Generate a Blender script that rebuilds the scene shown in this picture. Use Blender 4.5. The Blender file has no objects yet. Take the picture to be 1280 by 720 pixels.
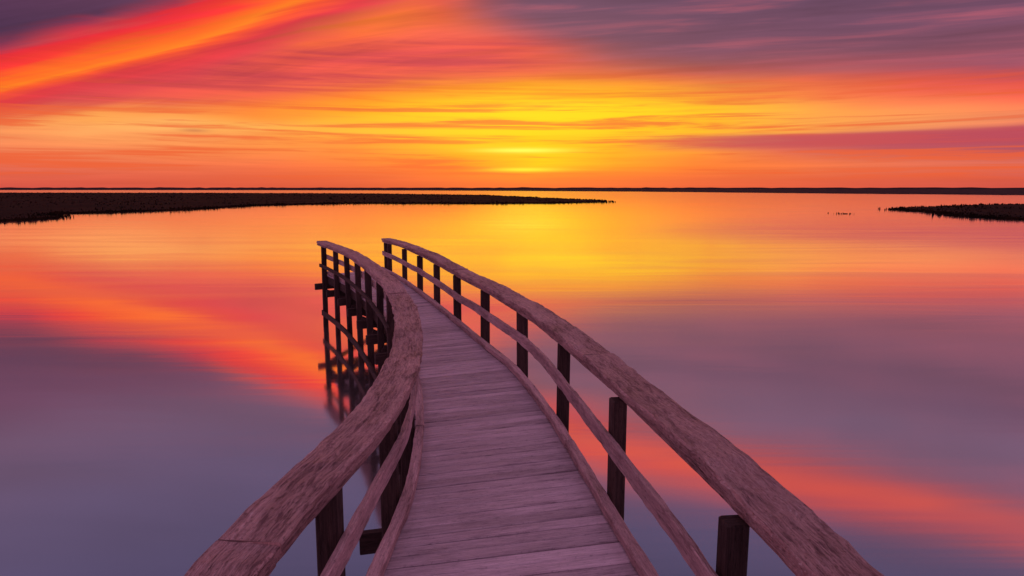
import bpy, math, random
from mathutils import Vector, noise
random.seed(7)
scene=bpy.context.scene
scene.view_settings.view_transform='Standard'
scene.view_settings.look='None'
scene.view_settings.exposure=0
scene.view_settings.gamma=1

def lin(c):
    r=[]
    for v in c[:3]:
        v=v/255.0
        r.append(v/12.92 if v<=0.04045 else ((v+0.055)/1.055)**2.4)
    return (r[0],r[1],r[2],1.0)

# ---------------------------------------------------------------- node helpers
class NT:
    def __init__(s,nt): s.nt=nt
    def new(s,t,**k):
        n=s.nt.nodes.new(t)
        for a,b in k.items(): setattr(n,a,b)
        return n
    def set(s,inp,v):
        if isinstance(v,bpy.types.NodeSocket): s.nt.links.new(v,inp)
        else: inp.default_value=v
    def m(s,op,a,b=None,c=None,clamp=False):
        n=s.new('ShaderNodeMath',operation=op); n.use_clamp=clamp
        s.set(n.inputs[0],a)
        if b is not None: s.set(n.inputs[1],b)
        if c is not None: s.set(n.inputs[2],c)
        return n.outputs[0]
    def mix(s,f,a,b,blend='MIX'):
        n=s.new('ShaderNodeMix',data_type='RGBA',blend_type=blend)
        s.set(n.inputs['Factor'],f); s.set(n.inputs[6],a); s.set(n.inputs[7],b)
        return n.outputs[2]
    def rng(s,v,a,b,c=0.0,d=1.0,smooth=True):
        n=s.new('ShaderNodeMapRange'); n.interpolation_type='SMOOTHSTEP' if smooth else 'LINEAR'
        s.set(n.inputs[0],v)
        for i,x in zip((1,2,3,4),(a,b,c,d)): n.inputs[i].default_value=x
        return n.outputs[0]
    def noise(s,vec,scale,detail=4,rough=0.5,dist=0.0):
        n=s.new('ShaderNodeTexNoise')
        s.set(n.inputs['Vector'],vec); n.inputs['Scale'].default_value=scale
        n.inputs['Detail'].default_value=detail; n.inputs['Roughness'].default_value=rough
        n.inputs['Distortion'].default_value=dist
        return n.outputs['Fac']
    def comb(s,x,y,z=0.0):
        n=s.new('ShaderNodeCombineXYZ'); s.set(n.inputs[0],x); s.set(n.inputs[1],y); s.set(n.inputs[2],z)
        return n.outputs[0]
    def mapv(s,vec,sc,loc=(0,0,0),rot=(0,0,0)):
        n=s.new('ShaderNodeMapping'); s.set(n.inputs['Vector'],vec)
        n.inputs['Scale'].default_value=sc; n.inputs['Location'].default_value=loc; n.inputs['Rotation'].default_value=rot
        return n.outputs[0]
    def ramp(s,f,stops,interp='LINEAR'):
        n=s.new('ShaderNodeValToRGB'); cr=n.color_ramp; cr.interpolation=interp
        stops=sorted(stops,key=lambda q:q[0])
        cr.elements[0].position=stops[0][0]; cr.elements[0].color=stops[0][1]
        cr.elements[1].position=stops[-1][0]; cr.elements[1].color=stops[-1][1]
        for p,c in stops[1:-1]:
            e=cr.elements.new(p); e.color=c
        s.set(n.inputs[0],f)
        return n.outputs[0]

# ---------------------------------------------------------------- sky (world)
# The evening sky is described by azimuth sectors; each sector has cloud / glow colours by elevation.
F=853.33; TH=math.radians(8.34)
def azel(x,y):
    t=y-360.0; fw=F*math.cos(TH)-math.sin(TH)*t; dn=F*math.sin(TH)+math.cos(TH)*t; u=x-640.0
    return math.degrees(math.atan2(u,fw)), abs(math.degrees(math.atan2(-dn,math.hypot(u,fw))))
T={
0:[(235,205,85,85),(222,225,100,80),(205,235,110,85),(185,245,130,85),(165,250,150,90),(145,252,150,80),(130,240,110,80),(112,215,75,85),(95,200,60,80),(78,225,55,75),(60,190,45,70),(40,120,50,80),(15,75,45,80),(470,110,75,105),(520,90,75,115),(600,80,75,115),(720,62,62,100)],
110:[(235,215,90,80),(205,238,112,80),(180,248,140,85),(160,255,170,95),(142,255,165,80),(125,245,105,75),(108,225,75,85),(85,225,70,80),(68,250,80,60),(50,245,55,60),(32,210,45,70),(15,110,50,85),(0,85,50,85),(480,120,78,105),(520,95,78,112),(600,85,78,118),(720,66,66,105)],
220:[(235,220,92,75),(205,240,112,75),(180,250,140,80),(158,255,180,100),(140,255,150,70),(122,240,95,75),(100,230,80,80),(75,250,95,60),(55,255,100,40),(35,255,75,50),(18,240,55,60),(0,150,50,80),(475,190,80,80),(505,125,80,105),(600,88,78,118),(720,70,68,108)],
330:[(235,225,92,70),(205,242,110,70),(180,252,140,70),(160,255,175,80),(140,255,130,50),(118,245,100,60),(95,235,85,70),(70,245,90,65),(45,255,115,35),(20,255,140,30),(6,255,110,40),(470,240,80,60),(505,190,80,80),(540,110,80,108),(720,75,70,110)],
440:[(235,228,92,62),(205,245,112,60),(180,255,145,55),(160,255,180,60),(140,255,150,35),(120,255,120,35),(100,245,100,50),(75,235,85,70),(50,245,95,60),(25,255,120,40),(0,255,125,35),(475,250,95,55),(515,230,85,65),(565,130,80,100),(720,80,70,110)],
550:[(235,235,100,50),(215,250,115,45),(195,255,160,30),(175,255,190,30),(155,255,190,40),(135,255,180,20),(115,255,140,30),(95,245,105,50),(75,235,85,70),(50,235,90,75),(25,240,100,60),(0,235,85,60),(480,240,90,60),(530,235,85,65),(590,160,80,90),(720,85,70,105)],
660:[(235,240,110,40),(220,255,135,30),(208,255,180,20),(190,255,205,10),(175,255,195,5),(155,255,200,10),(130,255,210,20),(115,255,160,20),(95,245,120,40),(75,230,95,60),(50,215,85,75),(25,190,80,85),(0,150,78,90),(490,140,80,90),(545,200,85,75),(600,235,95,65),(660,180,85,85),(720,110,75,100)],
770:[(235,240,105,50),(215,252,130,40),(195,255,160,30),(170,255,175,30),(150,255,190,20),(130,255,200,20),(115,255,150,25),(95,235,105,55),(75,205,90,75),(50,165,80,88),(25,140,75,88),(0,125,72,88),(480,130,82,95),(535,170,85,88),(590,235,95,65),(650,150,80,95),(720,100,72,100)],
880:[(235,235,100,60),(205,250,120,50),(178,250,150,50),(160,255,175,40),(140,255,175,40),(120,250,130,50),(100,225,100,65),(85,200,88,78),(65,155,80,90),(30,125,75,92),(0,110,70,92),(480,120,85,105),(535,135,85,100),(568,210,90,75),(600,230,90,70),(650,140,78,95),(720,100,72,98)],
1000:[(235,230,98,70),(205,242,115,65),(185,225,100,80),(174,220,100,85),(162,252,160,75),(140,255,165,70),(120,250,120,65),(100,235,95,70),(85,190,85,85),(60,130,78,98),(30,110,72,98),(0,100,68,95),(480,118,88,112),(550,120,85,108),(582,225,85,70),(610,225,85,72),(660,135,78,98),(720,105,72,98)],
1130:[(235,222,95,80),(205,235,112,80),(187,190,85,95),(172,185,80,95),(160,245,150,90),(140,255,150,85),(120,250,110,75),(102,240,90,75),(88,190,80,88),(60,125,78,102),(30,100,70,100),(0,92,66,98),(480,118,88,115),(570,112,85,112),(610,210,85,75),(640,200,80,75),(690,130,75,95),(720,110,72,98)],
1280:[(235,210,90,85),(205,228,108,88),(190,180,80,98),(168,175,75,98),(153,235,130,95),(135,252,130,85),(115,245,95,75),(95,230,80,75),(80,165,75,95),(55,115,75,105),(30,95,68,102),(0,88,64,100),(490,115,88,118),(590,105,85,115),(640,150,80,95),(665,195,80,75),(700,140,75,90),(720,115,72,98)],
}
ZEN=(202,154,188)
def sector(lst,x):
    st=[]
    for e in lst:
        a,el=azel(x,e[0]); st.append((el/90.0,lin(e[1:])))
    st.sort(key=lambda q:q[0])
    top=st[-1][0]
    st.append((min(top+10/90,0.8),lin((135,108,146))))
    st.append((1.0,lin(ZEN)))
    st[0]=(0.0,st[0][1])
    return st
world=bpy.data.worlds.new("World"); scene.world=world; world.use_nodes=True
try:
    world.cycles.sampling_method='MANUAL'; world.cycles.sample_map_resolution=512
except Exception: pass
nt=world.node_tree
for n in list(nt.nodes): nt.nodes.remove(n)
N=NT(nt)
tc=N.new('ShaderNodeTexCoord')
sep=N.new('ShaderNodeSeparateXYZ'); nt.links.new(tc.outputs['Generated'],sep.inputs[0])
X,Y,Z=sep.outputs
A0=N.m('MULTIPLY',N.m('ARCTAN2',X,Y),180/math.pi)
E0=N.m('MULTIPLY',N.m('ARCSINE',Z),180/math.pi)
E0=N.m('ABSOLUTE',E0)
def curve(v,pts,lo=-90,hi=90,vs=40.0):
    r=N.ramp(N.m('DIVIDE',N.m('SUBTRACT',v,lo),hi-lo),[((a-lo)/(hi-lo),(b/vs,)*3+(1,)) for a,b in pts],'LINEAR')
    return N.m('MULTIPLY',r,vs)
U=curve(A0,[(-90,4),(-60,5),(-36,8.7),(-24.6,13),(-16,16.9),(-8,19.8),(0,21.8),(10,23.3),(20,24),(38,23.7),(60,22),(90,15)])
# fibres follow the sweep of the high band on the left and flatten to level streaks elsewhere
UF=curve(A0,[(-90,4),(-60,5),(-36,8.7),(-24.6,12.2),(-16,14.6),(-8,16.0),(0,16.8),(10,17.2),(20,17.2),(38,16.6),(60,16),(90,12)])
DF=N.m('SUBTRACT',UF,E0)
f1=N.noise(N.comb(N.m('MULTIPLY',A0,0.036),N.m('MULTIPLY',DF,0.40),0.0),1.0,4,0.55,0.55)
f2=N.noise(N.comb(N.m('MULTIPLY',A0,0.055),N.m('MULTIPLY',DF,1.0),5.0),1.0,4,0.6,0.35)
h1=N.noise(N.comb(N.m('MULTIPLY',A0,0.045),N.m('MULTIPLY',E0,1.25),9.0),1.0,5,0.62,0.35)
h2=N.noise(N.comb(N.m('MULTIPLY',A0,0.035),N.m('MULTIPLY',E0,0.45),2.0),1.0,3,0.5,0.3)
f1c=N.m('SUBTRACT',f1,0.5); f2c=N.m('SUBTRACT',f2,0.5); h1c=N.m('SUBTRACT',h1,0.5); h2c=N.m('SUBTRACT',h2,0.5)
E=N.m('MAXIMUM',N.m('ADD',E0,N.m('MULTIPLY',N.m('ADD',N.m('MULTIPLY',h1c,1.6),N.m('MULTIPLY',h2c,2.6)),N.rng(E0,0,6,0.3,1.0))),0.0)
A=N.m('ADD',A0,N.m('MULTIPLY',f1c,7.0))
EN=N.m('DIVIDE',E,90.0)
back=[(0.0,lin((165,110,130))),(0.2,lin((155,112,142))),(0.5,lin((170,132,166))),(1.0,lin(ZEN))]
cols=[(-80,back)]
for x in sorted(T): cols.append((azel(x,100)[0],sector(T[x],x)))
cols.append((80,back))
col=None; prev=None
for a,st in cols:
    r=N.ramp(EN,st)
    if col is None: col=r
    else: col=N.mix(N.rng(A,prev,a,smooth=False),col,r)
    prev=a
Ew=N.m('ADD',E0,N.m('ADD',N.m('MULTIPLY',f1c,2.4),N.m('MULTIPLY',f2c,1.8)))
# --- rose-pink layer under the hot band, left and centre
pk=curve(A0,[(-90,6),(-38,6.6),(-20,8.5),(-5,10.2),(6,10.6),(90,9)])
pd=N.m('ABSOLUTE',N.m('SUBTRACT',Ew,pk))
pm=N.m('MULTIPLY',N.rng(pd,2.4,0.7),N.rng(A0,10,-3))
col=N.mix(N.m('MULTIPLY',pm,0.88),col,N.mix(N.rng(h1,0.35,0.65),lin((200,56,78)),lin((238,80,70))))
# --- purple-grey cloud mass on the right
low=curve(A0,[(-90,15),(-12,15),(-6,13.8),(0,12.0),(8,10.0),(16,9.0),(28,8.7),(38,8.2),(60,8),(90,8)])
up=curve(A0,[(-90,14),(-12,14.5),(-4,14.8),(0,15.8),(8,17.8),(19.5,19.9),(38,20.9),(60,20),(90,20)])
mk=N.m('MULTIPLY',N.rng(N.m('SUBTRACT',Ew,low),-1.2,2.0),N.rng(N.m('SUBTRACT',up,Ew),-1.2,1.4))
mk=N.m('MULTIPLY',mk,N.m('MULTIPLY',N.rng(A0,-12,4),N.rng(A0,80,55)))
pcol=N.ramp(N.m('DIVIDE',E0,30),[(0,lin((150,80,95))),(8.5/30,lin((150,76,92))),(11/30,lin((120,74,100))),(15/30,lin((106,72,102))),(17/30,lin((112,86,116))),(1,lin((112,86,114)))])
pcol=N.mix(N.rng(f2,0.48,0.75,0,0.6),pcol,lin((178,84,98)))
# --- hot sweeping band
TK=curve(A0,[(-90,.4),(-38,.5),(-30,.58),(-22,.66),(-14,.68),(0,.58),(12,.52),(20,.5),(38,.46),(90,.4)],vs=2.0)
D=N.m('DIVIDE',N.m('SUBTRACT',U,Ew),TK)
bc=N.ramp(N.m('DIVIDE',D,10),[(0,lin((185,38,68))),(.07,lin((235,38,54))),(.17,lin((250,54,46))),(.30,lin((255,104,30))),(.38,lin((255,124,28))),(.47,lin((250,84,42))),(.60,lin((226,54,64))),(.8,lin((208,56,74))),(1,lin((222,70,74)))])
bcr=N.ramp(N.m('DIVIDE',D,10),[(0,lin((150,64,86))),(.16,lin((222,68,66))),(.32,lin((245,92,54))),(.46,lin((225,76,66))),(.7,lin((155,72,90))),(1,lin((130,74,96)))])
bc=N.mix(N.rng(A0,-6,14),bc,bcr)
bm=N.m('MULTIPLY',N.rng(D,-0.6,0.9),N.rng(D,10.0,6.2))
bm=N.m('MULTIPLY',bm,curve(A0,[(-90,0),(-60,.6),(-40,1),(-8,1),(6,.9),(20,.9),(45,.8),(90,0)],vs=1.0))
col=N.mix(bm,col,bc)
col=N.mix(N.m('MULTIPLY',mk,0.92),col,pcol)
# --- slate sky above the band
sc_=N.ramp(N.m('DIVIDE',E0,42),[(0,lin((70,42,78))),(10/42,lin((78,45,80))),(14/42,lin((102,58,90))),(17/42,lin((106,80,110))),(22/42,lin((92,80,116))),(27/42,lin((76,71,108))),(32/42,lin((60,60,96))),(35/42,lin((64,60,98))),(1,lin((110,92,134)))])
sm=N.m('MULTIPLY',N.rng(D,0.4,-2.0),N.m('MULTIPLY',N.rng(E0,46,36),N.rng(N.m('ABSOLUTE',A0),85,50)))
col=N.mix(sm,col,sc_)
# fibrous shading
fib=N.m('ADD',N.m('MULTIPLY',f2c,0.85),N.m('MULTIPLY',f1c,0.6))
fib=N.m('MULTIPLY',fib,N.rng(E0,5,10,0.0,1.0))
fib=N.m('ADD',fib,N.m('MULTIPLY',N.m('MULTIPLY',h1c,0.75),N.rng(E0,13,6,0.0,1.0)))
fac=N.m('ADD',fib,1.0)
vm=N.new('ShaderNodeVectorMath',operation='SCALE'); nt.links.new(col,vm.inputs[0]); nt.links.new(fac,vm.inputs['Scale'])
col=vm.outputs[0]
def gauss(a0,e0,sa,se):
    da=N.m('DIVIDE',N.m('SUBTRACT',A0,a0),sa); de=N.m('DIVIDE',N.m('SUBTRACT',E0,e0),se)
    return N.m('EXPONENT',N.m('MULTIPLY',N.m('ADD',N.m('MULTIPLY',da,da),N.m('MULTIPLY',de,de)),-1.0))
def addc(base,mask,c,s):
    return N.mix(N.m('MULTIPLY',mask,s),base,lin(c)) 
sa,se=azel(655,188); _,se2=azel(655,212)
col=addc(col,N.rng(E0,1.8,0.2),(222,84,62),0.55)
yst=N.m('MULTIPLY',gauss(sa+2,azel(655,145)[1],14,1.9),N.rng(h1,0.42,0.58))
col=addc(col,yst,(255,222,12),0.85)
ost=N.m('MULTIPLY',N.m('MULTIPLY',N.rng(E0,0.3,1.2),N.rng(E0,8.5,5.5)),N.rng(h1,0.50,0.38))
col=addc(col,ost,(244,94,50),0.68)
ta,te=azel(1130,172)
tb=N.m('MULTIPLY',N.rng(A0,7,20),N.rng(N.m('ABSOLUTE',N.m('SUBTRACT',N.m('ADD',E0,N.m('MULTIPLY',h2c,1.0)),te)),0.85,0.25))
col=addc(col,tb,(192,70,90),0.8)
col=addc(col,gauss(sa-.1,se,3.4,0.19),(255,250,90),1.0)
col=addc(col,gauss(sa+.1,se2,2.8,0.17),(255,230,55),1.0)
ca,ce=azel(243,163)
col=addc(col,gauss(ca,ce,1.0,0.13),(190,105,75),0.6)
sky=N.new('ShaderNodeTexSky',sky_type='NISHITA'); sky.sun_disc=False
sky.sun_elevation=math.radians(3); sky.sun_rotation=math.radians(1.0)
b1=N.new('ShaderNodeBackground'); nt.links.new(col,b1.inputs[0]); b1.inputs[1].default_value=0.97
b2=N.new('ShaderNodeBackground'); nt.links.new(sky.outputs[0],b2.inputs[0]); b2.inputs[1].default_value=0.004
ad=N.new('ShaderNodeAddShader'); nt.links.new(b1.outputs[0],ad.inputs[0]); nt.links.new(b2.outputs[0],ad.inputs[1])
out=N.new('ShaderNodeOutputWorld'); nt.links.new(ad.outputs[0],out.inputs[0])

# ---------------------------------------------------------------- materials
def newmat(name):
    m=bpy.data.materials.new(name); m.use_nodes=True
    k=NT(m.node_tree); p=m.node_tree.nodes['Principled BSDF']
    return m,k,p
def wood(name,c1,c2,c3,rough=0.6,bump=0.35,blotch=0.5,gscale=1.0,spec=0.35,isl=0.25,bd=0.012,pale=0.0):
    m,k,p=newmat(name)
    uv=k.new('ShaderNodeUVMap').outputs[0]
    geo=k.new('ShaderNodeNewGeometry')
    rnd=geo.outputs['Random Per Island']
    off=k.comb(k.m('MULTIPLY',rnd,37.0),k.m('MULTIPLY',rnd,91.0),0)
    va=k.new('ShaderNodeVectorMath',operation='ADD'); k.set(va.inputs[0],uv); k.set(va.inputs[1],off); uvo=va.outputs[0]
    grain=k.noise(k.mapv(uvo,(1.3*gscale,46*gscale,1)),1.0,5,0.7,0.5)
    fine=k.noise(k.mapv(uvo,(5*gscale,190*gscale,1)),1.0,2,0.6)
    big=k.noise(k.mapv(uvo,(0.9,3.5,1)),1.0,4,0.6,0.5)
    bl=k.noise(k.mapv(uvo,(5.5,24,1)),1.0,6,0.72,0.4)
    pit=k.noise(k.mapv(uvo,(26,60,1)),1.0,4,0.7,0.2)
    crack=k.noise(k.mapv(uvo,(0.7,30,1),loc=(3,8,0)),1.0,4,0.6,0.3)
    c=k.mix(k.rng(grain,0.3,0.7),c1+(1,),c2+(1,))
    blm=k.m('MULTIPLY',k.rng(bl,0.47,0.62),k.rng(big,0.35,0.62,0.3,1.0))
    c=k.mix(k.m('MULTIPLY',blm,blotch),c,c3+(1,))
    c=k.mix(k.m('MULTIPLY',k.rng(pit,0.56,0.65),0.75*blotch),c,tuple(v*0.28 for v in c1)+(1,))
    if pale>0:
        c=k.mix(k.m('MULTIPLY',k.m('MULTIPLY',k.rng(pit,0.46,0.34),k.rng(big,0.6,0.4)),pale),c,(0.76,0.58,0.58,1))
    ck=k.rng(k.m('ABSOLUTE',k.m('SUBTRACT',crack,0.5)),0.012,0.0)
    ck=k.m('MULTIPLY',ck,k.rng(big,0.45,0.58))
    c=k.mix(k.m('MULTIPLY',ck,0.75),c,tuple(v*0.15 for v in c1)+(1,))
    br=k.m('ADD',k.m('MULTIPLY',rnd,isl*2),1.0-isl)
    br=k.m('MULTIPLY',br,k.rng(fine,0.25,0.75,0.76,1.2))
    br=k.m('MULTIPLY',br,k.rng(big,0.3,0.7,1.1,0.86))
    v=k.new('ShaderNodeVectorMath',operation='SCALE'); k.set(v.inputs[0],c); k.set(v.inputs['Scale'],br)
    k.set(p.inputs['Base Color'],v.outputs[0])
    h=k.m('ADD',k.m('ADD',k.m('MULTIPLY',grain,0.9),k.m('MULTIPLY',fine,0.35)),k.m('ADD',k.m('MULTIPLY',pit,-0.9),k.m('MULTIPLY',bl,-0.8)))
    h=k.m('SUBTRACT',h,k.m('MULTIPLY',ck,0.5))
    b=k.new('ShaderNodeBump'); b.inputs['Strength'].default_value=bump; b.inputs['Distance'].default_value=bd
    k.set(b.inputs['Height'],h); k.set(p.inputs['Normal'],b.outputs[0])
    k.set(p.inputs['Roughness'],k.rng(bl,0.3,0.7,rough-0.1,rough+0.15))
    p.inputs['Specular IOR Level'].default_value=spec
    return m
m_cap=wood('weathered_handrail_wood',(0.46,0.26,0.255),(0.68,0.43,0.42),(0.22,0.11,0.12),0.6,1.0,0.9,1.0,0.35,0.1,0.03,0.75)
m_deck=wood('weathered_deck_wood',(0.45,0.35,0.40),(0.62,0.50,0.55),(0.35,0.26,0.30),0.5,0.4,0.5,1.0,0.4,0.18)
m_mid=wood('rail_board_wood',(0.46,0.29,0.30),(0.64,0.43,0.44),(0.26,0.15,0.16),0.6,0.8,0.7,1.0,0.35,0.12,0.015,0.5)
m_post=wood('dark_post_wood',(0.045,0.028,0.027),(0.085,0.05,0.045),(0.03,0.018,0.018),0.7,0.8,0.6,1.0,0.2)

m_water,k,p=newmat('still_water')
geo=k.new('ShaderNodeNewGeometry')
pos=geo.outputs['Position']
rip=k.noise(k.mapv(pos,(0.05,0.35,1)),1.0,4,0.55,0.4)
b=k.new('ShaderNodeBump'); b.inputs['Strength'].default_value=0.07; b.inputs['Distance'].default_value=0.10
k.set(b.inputs['Height'],rip)
k.set(p.inputs['Normal'],b.outputs[0])
p.inputs['Base Color'].default_value=(0.90,0.86,0.90,1)
p.inputs['Metallic'].default_value=0.97
k.set(p.inputs['Roughness'],k.rng(rip,0.35,0.7,0.065,0.12))

def grassmat(name,a,bc):
    m,k,p=newmat(name)
    geo=k.new('ShaderNodeNewGeometry')
    n=k.noise(k.mapv(geo.outputs['Position'],(0.05,0.09,0.4)),1.0,5,0.6)
    n2=k.noise(k.mapv(geo.outputs['Position'],(1.4,1.4,1.4)),1.0,3,0.6)
    c=k.mix(k.rng(k.m('ADD',n,k.m('MULTIPLY',k.m('SUBTRACT',n2,0.5),0.3)),0.4,0.65),a+(1,),bc+(1,))
    k.set(p.inputs['Base Color'],c); p.inputs['Roughness'].default_value=0.95; p.inputs['Specular IOR Level'].default_value=0.05
    return m
m_grass=grassmat('marsh_grass_mat',(0.010,0.006,0.004),(0.028,0.012,0.007))
m_far=grassmat('far_shore_mat',(0.035,0.02,0.024),(0.055,0.03,0.03))

# ---------------------------------------------------------------- mesh helpers
class MB:
    def __init__(s): s.v=[];s.f=[];s.uv=[]
    def add(s,vs,fs,uvs):
        o=len(s.v); s.v+=vs
        for f,u in zip(fs,uvs):
            s.f.append(tuple(i+o for i in f)); s.uv.append(u)
    def obj(s,name,mat,parent=None,smooth=False):
        me=bpy.data.meshes.new(name); me.from_pydata([tuple(q) for q in s.v],[],s.f)
        ul=me.uv_layers.new(name='UVMap'); i=0
        for u in s.uv:
            for q in u: ul.data[i].uv=q; i+=1
        me.materials.append(mat); me.update()
        o=bpy.data.objects.new(name,me); scene.collection.objects.link(o)
        if parent: o.parent=parent
        return o
def spline(pts,step=0.08):
    P=[Vector(q) for q in pts]; P=[P[0]*2-P[1]]+P+[P[-1]*2-P[-2]]
    raw=[]
    for i in range(1,len(P)-2):
        p0,p1,p2,p3=P[i-1:i+3]
        def tj(ti,a,b): return ti+max((b-a).length,1e-6)**0.5
        t0=0;t1=tj(t0,p0,p1);t2=tj(t1,p1,p2);t3=tj(t2,p2,p3)
        for j in range(40):
            t=t1+(t2-t1)*j/40
            a1=p0*((t1-t)/(t1-t0))+p1*((t-t0)/(t1-t0)); a2=p1*((t2-t)/(t2-t1))+p2*((t-t1)/(t2-t1)); a3=p2*((t3-t)/(t3-t2))+p3*((t-t2)/(t3-t2))
            b1_=a1*((t2-t)/(t2-t0))+a2*((t-t0)/(t2-t0)); b2_=a2*((t3-t)/(t3-t1))+a3*((t-t1)/(t3-t1))
            raw.append(b1_*((t2-t)/(t2-t1))+b2_*((t-t1)/(t2-t1)))
    raw.append(P[-2]); return raw
class Path:
    def __init__(s,pts):
        s.p=spline(pts); s.s=[0]
        for a,b in zip(s.p,s.p[1:]): s.s.append(s.s[-1]+(b-a).length)
        s.L=s.s[-1]
    def at(s,q):
        import bisect
        q=min(max(q,0),s.L); i=min(max(bisect.bisect_right(s.s,q)-1,0),len(s.p)-2)
        d=s.s[i+1]-s.s[i]; t=(q-s.s[i])/d if d>0 else 0
        return s.p[i].lerp(s.p[i+1],t)
    def tan(s,q):
        v=s.at(q+0.15)-s.at(q-0.15); return v.normalized()
    def find_y(s,y):
        best=0;bd=1e9
        for q,pp in zip(s.s,s.p):
            if abs(pp.y-y)<bd: bd=abs(pp.y-y);best=q
        return best
def nz(a,b,c=0.0): return noise.noise(Vector((a,b,c)))
def sweep(mb,path,s0,s1,w,th,ztop,off=0.0,ch=0.008,jit=0.004,seed=0.0,step=0.09,dz=0.0,wave=0.0):
    n=max(2,int((s1-s0)/step)); rings=[];us=[]
    for i in range(n+1):
        q=s0+(s1-s0)*i/n; c=path.at(q); t=path.tan(q); nr=Vector((t.y,-t.x)) # right side
        o=off+jit*1.5*nz(q*0.9,seed,1); ww=w/2+jit*nz(q*2.3,seed,3); z=ztop+jit*1.6*nz(q*0.8,seed,5)+wave*nz(q*0.55,3.3,1.7)
        sec=[(-ww+ch,0),(ww-ch,0),(ww,-ch),(ww,-th+ch),(ww-ch,-th),(-ww+ch,-th),(-ww,-th+ch),(-ww,-ch)]
        ring=[]
        for j,(a,bz) in enumerate(sec):
            e=jit*0.9*nz(q*8,seed+j*3.1,7)
            pp=c+nr*(o+a+e)
            ring.append(Vector((pp.x,pp.y,z+bz+jit*0.8*nz(q*7,seed+j*1.7,9))))
        rings.append(ring); us.append(q)
    vs=[v for r in rings for v in r]; fs=[];uv=[]
    per=[0]
    sec2=[(-w/2,0),(w/2,0),(w/2,-ch),(w/2,-th),(w/2-ch,-th),(-w/2,-th),(-w/2,-th+ch),(-w/2,-ch)]
    for j in range(8):
        a=sec2[j];b_=sec2[(j+1)%8]; per.append(per[-1]+math.hypot(a[0]-b_[0],a[1]-b_[1]))
    for i in range(n):
        for j in range(8):
            k2=(j+1)%8
            fs.append((i*8+j,(i+1)*8+j,(i+1)*8+k2,i*8+k2))
            uv.append([(us[i],per[j]),(us[i+1],per[j]),(us[i+1],per[j+1]),(us[i],per[j+1])])
    fs.append(tuple(range(8))); uv.append([(us[0]+v[0]*.3,v[1]*.3+j*.01) for j,v in enumerate(sec2)])
    fs.append(tuple(n*8+j for j in reversed(range(8)))); uv.append([(us[-1]+.1,j*.01) for j in range(8)])
    mb.add(vs,fs,uv)
def box(mb,c,ax,ay,az,hx,hy,hz,ch=0.006,long='z'):
    sec=[(-hx+ch,-hy),(hx-ch,-hy),(hx,-hy+ch),(hx,hy-ch),(hx-ch,hy),(-hx+ch,hy),(-hx,hy-ch),(-hx,-hy+ch)]
    zs=[-hz,-hz+ch,hz-ch,hz]; vs=[]
    for iz,z in enumerate(zs):
        sc=1 if iz in(1,2) else 1-ch/max(hx,hy)
        for a,b_ in sec: vs.append(c+ax*(a*sc)+ay*(b_*sc)+az*z)
    per=[0]
    for j in range(8):
        a=sec[j];b_=sec[(j+1)%8]; per.append(per[-1]+math.hypot(a[0]-b_[0],a[1]-b_[1]))
    fs=[];uv=[]
    for i in range(3):
        for j in range(8):
            k2=(j+1)%8
            fs.append((i*8+j,i*8+k2,(i+1)*8+k2,(i+1)*8+j))
            uv.append([(zs[i],per[j]),(zs[i],per[j+1]),(zs[i+1],per[j+1]),(zs[i+1],per[j])])
    fs.append(tuple(reversed(range(8)))); uv.append([(sec[j][0],sec[j][1]) for j in reversed(range(8))])
    fs.append(tuple(24+j for j in range(8))); uv.append([(sec[j][0],sec[j][1]) for j in range(8)])
    mb.add(vs,fs,uv)
def beam(mb,a,b,w,h,ch=0.006):
    a=Vector(a);b=Vector(b); az=(b-a).normalized()
    up=Vector((0,0,1)) if abs(az.z)<0.9 else Vector((0,1,0))
    ax=az.cross(up).normalized(); ay=ax.cross(az).normalized()
    box(mb,(a+b)/2,ax,ay,az,w/2,h/2,(b-a).length/2,ch)

# ---------------------------------------------------------------- boardwalk
DZ=1.6; RT=2.6
bw=bpy.data.objects.new('wooden_boardwalk',None); scene.collection.objects.link(bw)
PR=Path([(1.26,-5),(1.26,0),(1.24,2),(1.15,3.4),(.90,5.21),(.60,7.3),(.20,9.34),(-.34,11.1),(-1.0,13.2),(-1.93,16.1),(-3.0,19.2),(-4.05,21.85)])
PL=Path([(-1.15,-5),(-1.15,0),(-1.12,2.6),(-1.04,4.3),(-1.01,5.5),(-1.13,7.05),(-1.42,8.87),(-2.04,11.38),(-3.14,14.76),(-4.48,18.1),(-5.72,20.57)])
RR=Path([(1.46,-5),(1.46,0),(1.43,2.64),(1.31,3.62),(1.03,5.34),(.69,7.22),(.13,9.72),(-.75,12.67),(-1.90,16.35),(-3.14,19.96),(-4.05,21.95)])
RL=Path([(-1.29,-5),(-1.29,0),(-1.25,2.64),(-1.20,3.17),(-1.08,3.99),(-.985,5.03),(-1.05,6.56),(-1.38,8.76),(-2.02,11.38),(-3.13,14.76),(-4.47,18.1),(-5.78,20.67)])
mb=MB(); npl=int(PR.L/0.146)
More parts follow.
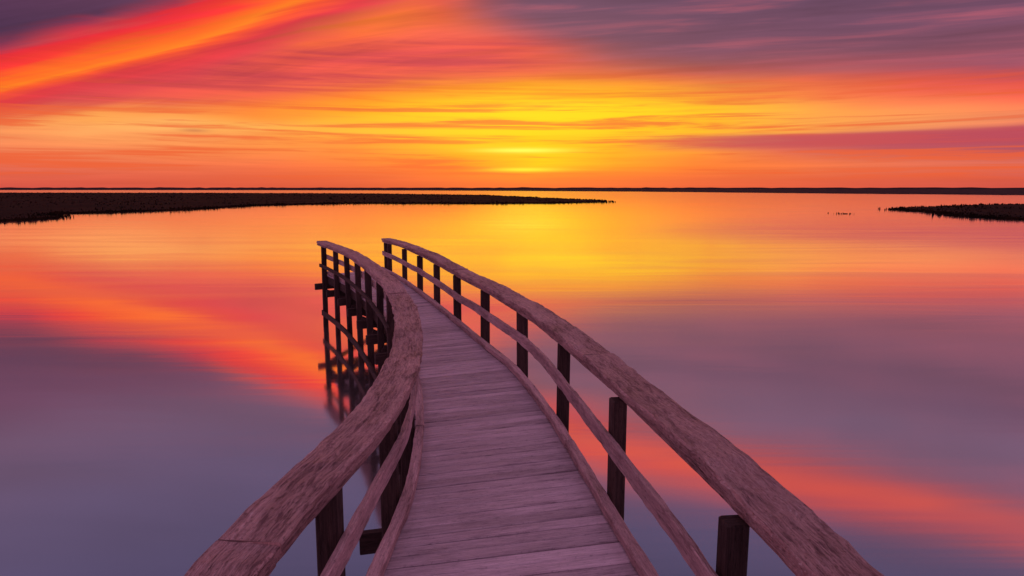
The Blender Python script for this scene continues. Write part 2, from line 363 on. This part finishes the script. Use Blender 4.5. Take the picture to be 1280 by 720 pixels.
for i in range(npl):
    f0=i/npl; f1=(i+1)/npl; g=0.0065
    def edge(P,f,inn):
        q=f*P.L; t=P.tan(q); nr=Vector((t.y,-t.x)); return P.at(q)+nr*inn
    jl=random.uniform(-.012,.012); jr=random.uniform(-.012,.012)
    l0=edge(PL,f0,.085+jl);l1=edge(PL,f1,.085+jl);r0=edge(PR,f0,-.085+jr);r1=edge(PR,f1,-.085+jr)
    gl=g*random.uniform(.6,1.3); gr=g*random.uniform(.6,1.3)
    dl=(l1-l0).normalized()*gl; dr=(r1-r0).normalized()*gr
    l0=l0+dl;l1=l1-dl;r0=r0+dr;r1=r1-dr
    z=DZ+random.uniform(-.003,.003); z2=z+random.uniform(-.002,.002); ch=.008;th=.04
    wv=(l1-l0).length
    seg=6; vs=[];fs=[];uv=[]
    for j in range(seg+1):
        t=j/seg; a=l0.lerp(r0,t); b_=l1.lerp(r1,t); d=(b_-a).normalized()*ch; zz_=z*(1-t)+z2*t+0.0015*nz(i*1.3,t*3)
        for (q,zq) in ((a,zz_-th),(a,zz_-ch),(a+d,zz_),(b_-d,zz_),(b_,zz_-ch),(b_,zz_-th)): vs.append(Vector((q.x,q.y,zq)))
    W=(r0-l0).length; vv=[0,.03,.036,.036+wv,.042+wv,.07+wv]
    for j in range(seg):
        for m_ in range(5):
            fs.append((j*6+m_,j*6+m_+1,(j+1)*6+m_+1,(j+1)*6+m_))
            uv.append([(W*j/seg,vv[m_]),(W*j/seg,vv[m_+1]),(W*(j+1)/seg,vv[m_+1]),(W*(j+1)/seg,vv[m_])])
        fs.append((j*6+5,j*6,(j+1)*6,(j+1)*6+5)); uv.append([(0,0),(0,.1),(.1,.1),(.1,0)])
    fs.append((5,4,3,2,1,0)); uv.append([(0,0)]*6)
    fs.append(tuple(seg*6+j for j in range(6))); uv.append([(0,0)]*6)
    mb.add(vs,fs,uv)
mb.obj('deck_planks',m_deck,bw)
posts=MB(); caps=MB(); mids=MB(); toes=MB(); under=MB()
def frange(a,b,s):
    r=[];q=a
    while q<b: r.append(q); q+=s
    return r
sR=PR.find_y(3.35); sL=PL.find_y(3.75)
qR=[sR-2.05*i for i in range(1,5)][::-1]+frange(sR,PR.L-.3,2.08)+[PR.L-.08]
qL=[sL-1.6*i for i in range(1,5)][::-1]+frange(sL,PL.L-.5,1.6)+[PL.L-.08]
for P,qs,sgn in ((PR,qR,1),(PL,qL,-1)):
    for q in qs:
        if q<0.1: continue
        c=P.at(q); t=P.tan(q); nr=Vector((t.y,-t.x,0)); tt=Vector((t.x,t.y,0))
        zt=RT-.122; zb=-1.0
        lean=Vector((random.uniform(-.010,.010),random.uniform(-.010,.010),1)).normalized()
        wx=.064+random.uniform(-.006,.006)
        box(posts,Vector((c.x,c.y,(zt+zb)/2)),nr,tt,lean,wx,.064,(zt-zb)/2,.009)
def segs(L,s0,lens,seed):
    r=[];q=s0;random.seed(seed)
    while q<L-.4:
        e=min(q+lens+random.uniform(-.4,.6),L)
        if L-e<.8: e=L
        r.append((q,e)); q=e
    return r
for P,sd,off in ((RR,11,-.0),(RL,24,.0)):
    for k_,(a,b_) in enumerate(segs(P.L,0,3.6,sd)):
        dz=random.uniform(-.004,.004)
        sweep(caps,P,a+.002,b_-.002,.315,.07,RT+dz,off,.012,.015,sd+k_*2.3,wave=.03)
        sweep(caps,P,a+.002,b_-.002,.265,.052,RT-.0725+dz,off,.006,.006,sd+k_*4.3,wave=.03)
for P,sd,sg in ((PR,31,-1),(PL,43,1)):
    for k_,(a,b_) in enumerate(segs(P.L,0,4.1,sd)):
        sweep(mids,P,a+.004,b_-.004,.045,.135,DZ+.60+random.uniform(-.004,.004),sg*.10,.006,.008,sd+k_,wave=.03)
        sweep(toes,P,a+.004,b_-.004,.09,.085,DZ+.094,sg*.135,.01,.007,sd+k_+9)
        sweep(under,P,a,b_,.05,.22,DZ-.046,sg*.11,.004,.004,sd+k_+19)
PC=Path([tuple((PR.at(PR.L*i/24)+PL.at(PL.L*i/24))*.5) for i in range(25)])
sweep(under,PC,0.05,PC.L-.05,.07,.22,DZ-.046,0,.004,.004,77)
for q in qL:
    if q<0.1: continue
    a=PL.at(q); fr=q/PL.L; b_=PR.at(fr*PR.L); d=(b_-a).normalized()
    a2=a-d*.26; b2=b_+d*.12; z=DZ-.36
    off=Vector((-d.y,d.x))*.105
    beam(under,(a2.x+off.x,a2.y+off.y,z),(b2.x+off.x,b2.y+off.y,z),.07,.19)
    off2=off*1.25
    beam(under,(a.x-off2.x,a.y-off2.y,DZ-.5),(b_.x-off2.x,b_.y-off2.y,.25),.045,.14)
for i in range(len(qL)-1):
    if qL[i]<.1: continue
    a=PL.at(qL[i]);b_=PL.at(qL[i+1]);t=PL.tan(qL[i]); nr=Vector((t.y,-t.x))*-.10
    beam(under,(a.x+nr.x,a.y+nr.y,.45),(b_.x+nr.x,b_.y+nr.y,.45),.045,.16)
sF=PL.find_y(11.0)
sweep(posts,PL,sF,PL.L,.04,.10,DZ+.34,-.10,.005,.006,88)
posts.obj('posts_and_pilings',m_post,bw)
caps.obj('handrail_caps',m_cap,bw)
mids.obj('middle_rails',m_mid,bw)
toes.obj('toe_boards',m_mid,bw)
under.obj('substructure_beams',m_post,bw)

# ---------------------------------------------------------------- water
me=bpy.data.meshes.new('water'); S=30000
me.from_pydata([(-S,-2000,0),(S,-2000,0),(S,S,0),(-S,S,0)],[],[(0,1,2,3)]); me.materials.append(m_water)
wo=bpy.data.objects.new('water',me); scene.collection.objects.link(wo)

# ---------------------------------------------------------------- marshes
def resample(poly,step,amp,seed):
    out=[]
    n=len(poly)
    for i in range(n):
        a=Vector(poly[i]);b_=Vector(poly[(i+1)%n]); L=(b_-a).length
        st=max(step,min(a.length,b_.length)*0.02); m_=max(1,int(L/st)); nr=Vector((-(b_-a).y,(b_-a).x)).normalized()
        for j in range(m_):
            q=a.lerp(b_,j/m_); q=q+nr*amp*(a.length/100)**.8*(nz(q.x*.06+seed,q.y*.06)+.6*nz(q.x*.3,q.y*.3+seed)); out.append(q)
    return out
def inside(p,poly):
    c=False;n=len(poly);j=n-1
    for i in range(n):
        a=poly[i];b_=poly[j]
        if (a.y>p.y)!=(b_.y>p.y) and p.x<(b_.x-a.x)*(p.y-a.y)/(b_.y-a.y)+a.x: c=not c
        j=i
    return c
def marsh(name,poly,mat,h,gh,nbl,step=2.5,amp=2.0,seed=0,interior=0,bw_=.12):
    P=resample(poly,step,amp,seed); n=len(P)
    mbm=MB(); vs=[Vector((q.x,q.y,-.05)) for q in P]+[Vector((q.x,q.y,h)) for q in P]
    fs=[(i,(i+1)%n,n+(i+1)%n,n+i) for i in range(n)]
    uv=[[(0,0)]*4]*n
    fs.append(tuple(range(n,2*n))); uv=uv+[[(0,0)]*n]
    mbm.add(vs,fs,uv)
    def blade(x,y,g):
        a=random.uniform(0,math.pi); d=max(1.0,math.hypot(x,y)/110)
        w_=bw_*d*random.uniform(.6,1.4); hh=g*random.uniform(.35,1.1)
        dx,dy=math.cos(a)*w_,math.sin(a)*w_; lx=random.uniform(-.25,.25)*hh
        z0=h*.5
        mbm.add([Vector((x-dx,y-dy,0)),Vector((x+dx,y+dy,0)),Vector((x+dx*.7+lx,y+dy*.7,z0+hh*.6)),Vector((x+lx*1.6,y,z0+hh)),Vector((x-dx*.7+lx,y-dy*.7,z0+hh*.5))],[(0,1,2,3,4)],[[(0,0)]*5])
    for i in range(nbl):
        k_=random.randrange(n); a=P[k_];b_=P[(k_+1)%n]; q=a.lerp(b_,random.random())
        q=q+Vector((random.gauss(0,.8),random.gauss(0,1.2)))*(q.length/110)
        blade(q.x,q.y,gh*(.7+.6*nz(q.x*.2,q.y*.2)))
    xs=[q.x for q in P];ys=[q.y for q in P]; c_=0
    while c_<interior:
        y=min(ys)+(max(ys)-min(ys))*random.random()**2.0; x=random.uniform(max(min(xs),-y*1.2),min(max(xs),y*1.2))
        if inside(Vector((x,y)),P): blade(x,y,gh*(.8+.8*nz(x*.05,y*.05)))
        c_+=1
    return mbm.obj(name,mat)
random.seed(5)
marsh('marsh_grass',[(-260,70),(-110,78),(-64.6,86.4),(-64.7,95.5),(-73,110),(-63.4,129.5),(-61.7,165.6),(-44.4,187),(-8.4,184),(10,190),(26,204),(29,222),(13,275),(-18.7,390),(-110,500),(-260,560),(-900,640),(-900,70)],m_grass,.28,.5,11000,2.5,1.6,1,14000)
marsh('marsh_grass',[(76,134),(72,115),(66.6,103.6),(67.9,90.8),(120,80),(260,85),(260,190),(123,168),(94,151)],m_grass,.28,.5,4500,1.6,1.4,9,5000)
marsh('marsh_grass',[(54,112),(54.6,111.8),(54.9,112.2),(54.3,112.5)],m_grass,.10,.4,16,.5,.1,4,0,.06)
P=[(-2600,1450),(-1100,1400),(-500,1300),(-150,1150),(0,1010),(149,800),(233,575),(299,430),(420,330),(700,250),(1300,200)]
P2=[Vector(q) for q in P]; front=[]
for a,b_ in zip(P2,P2[1:]):
    m_=max(2,int((b_-a).length/12))
    for j in range(m_):
        q=a.lerp(b_,j/m_); front.append(q+q.normalized()*12*nz(q.x*.02,q.y*.02))
mbf=MB(); rows=[(1.0,-.1),(1.002,.5),(1.25,.9),(1.9,2.2),(1.95,6.0),(2.2,5.0)]
nf=len(front); vs=[];fs=[];uv=[]
for r,(sc,z) in enumerate(rows):
    for i,q in enumerate(front):
        p_=q*sc; zz2=z
        if r==3: 
            p_=q.normalized()*2300; zz2=.8
        if r==4:
            p_=q.normalized()*2320; a=math.atan2(p_.x,p_.y)
            zz2=5.2+2.2*nz(a*25,1)+2.0*nz(a*90,2)+1.0*nz(a*300,3)
        if r==5: p_=q.normalized()*2600; zz2=4
        vs.append(Vector((p_.x,p_.y,zz2)))
for r in range(len(rows)-1):
    for i in range(nf-1):
        fs.append((r*nf+i,r*nf+i+1,(r+1)*nf+i+1,(r+1)*nf+i)); uv.append([(0,0)]*4)
mbf.add(vs,fs,uv); mbf.obj('distant_shoreline',m_far)

# ---------------------------------------------------------------- sun (sunk into haze: very weak and fully diffused)
L=bpy.data.lights.new('sun','SUN'); L.energy=0.06; L.angle=math.radians(130); L.color=(1,.55,.25)
so=bpy.data.objects.new('sun',L); scene.collection.objects.link(so)
el=math.radians(12);az=math.radians(1.0)
dv=Vector((math.sin(az)*math.cos(el),math.cos(az)*math.cos(el),math.sin(el)))
so.rotation_euler=dv.to_track_quat('Z','Y').to_euler()
so.location=(0,30,20)
# ---------------------------------------------------------------- camera
cd=bpy.data.cameras.new('camera'); cd.lens=24; cd.sensor_width=36; cd.clip_end=60000; cd.clip_start=.05
co=bpy.data.objects.new('camera',cd); scene.collection.objects.link(co)
co.location=(0,0,4.2); co.rotation_euler=(math.radians(90-8.34),0,0)
scene.camera=co
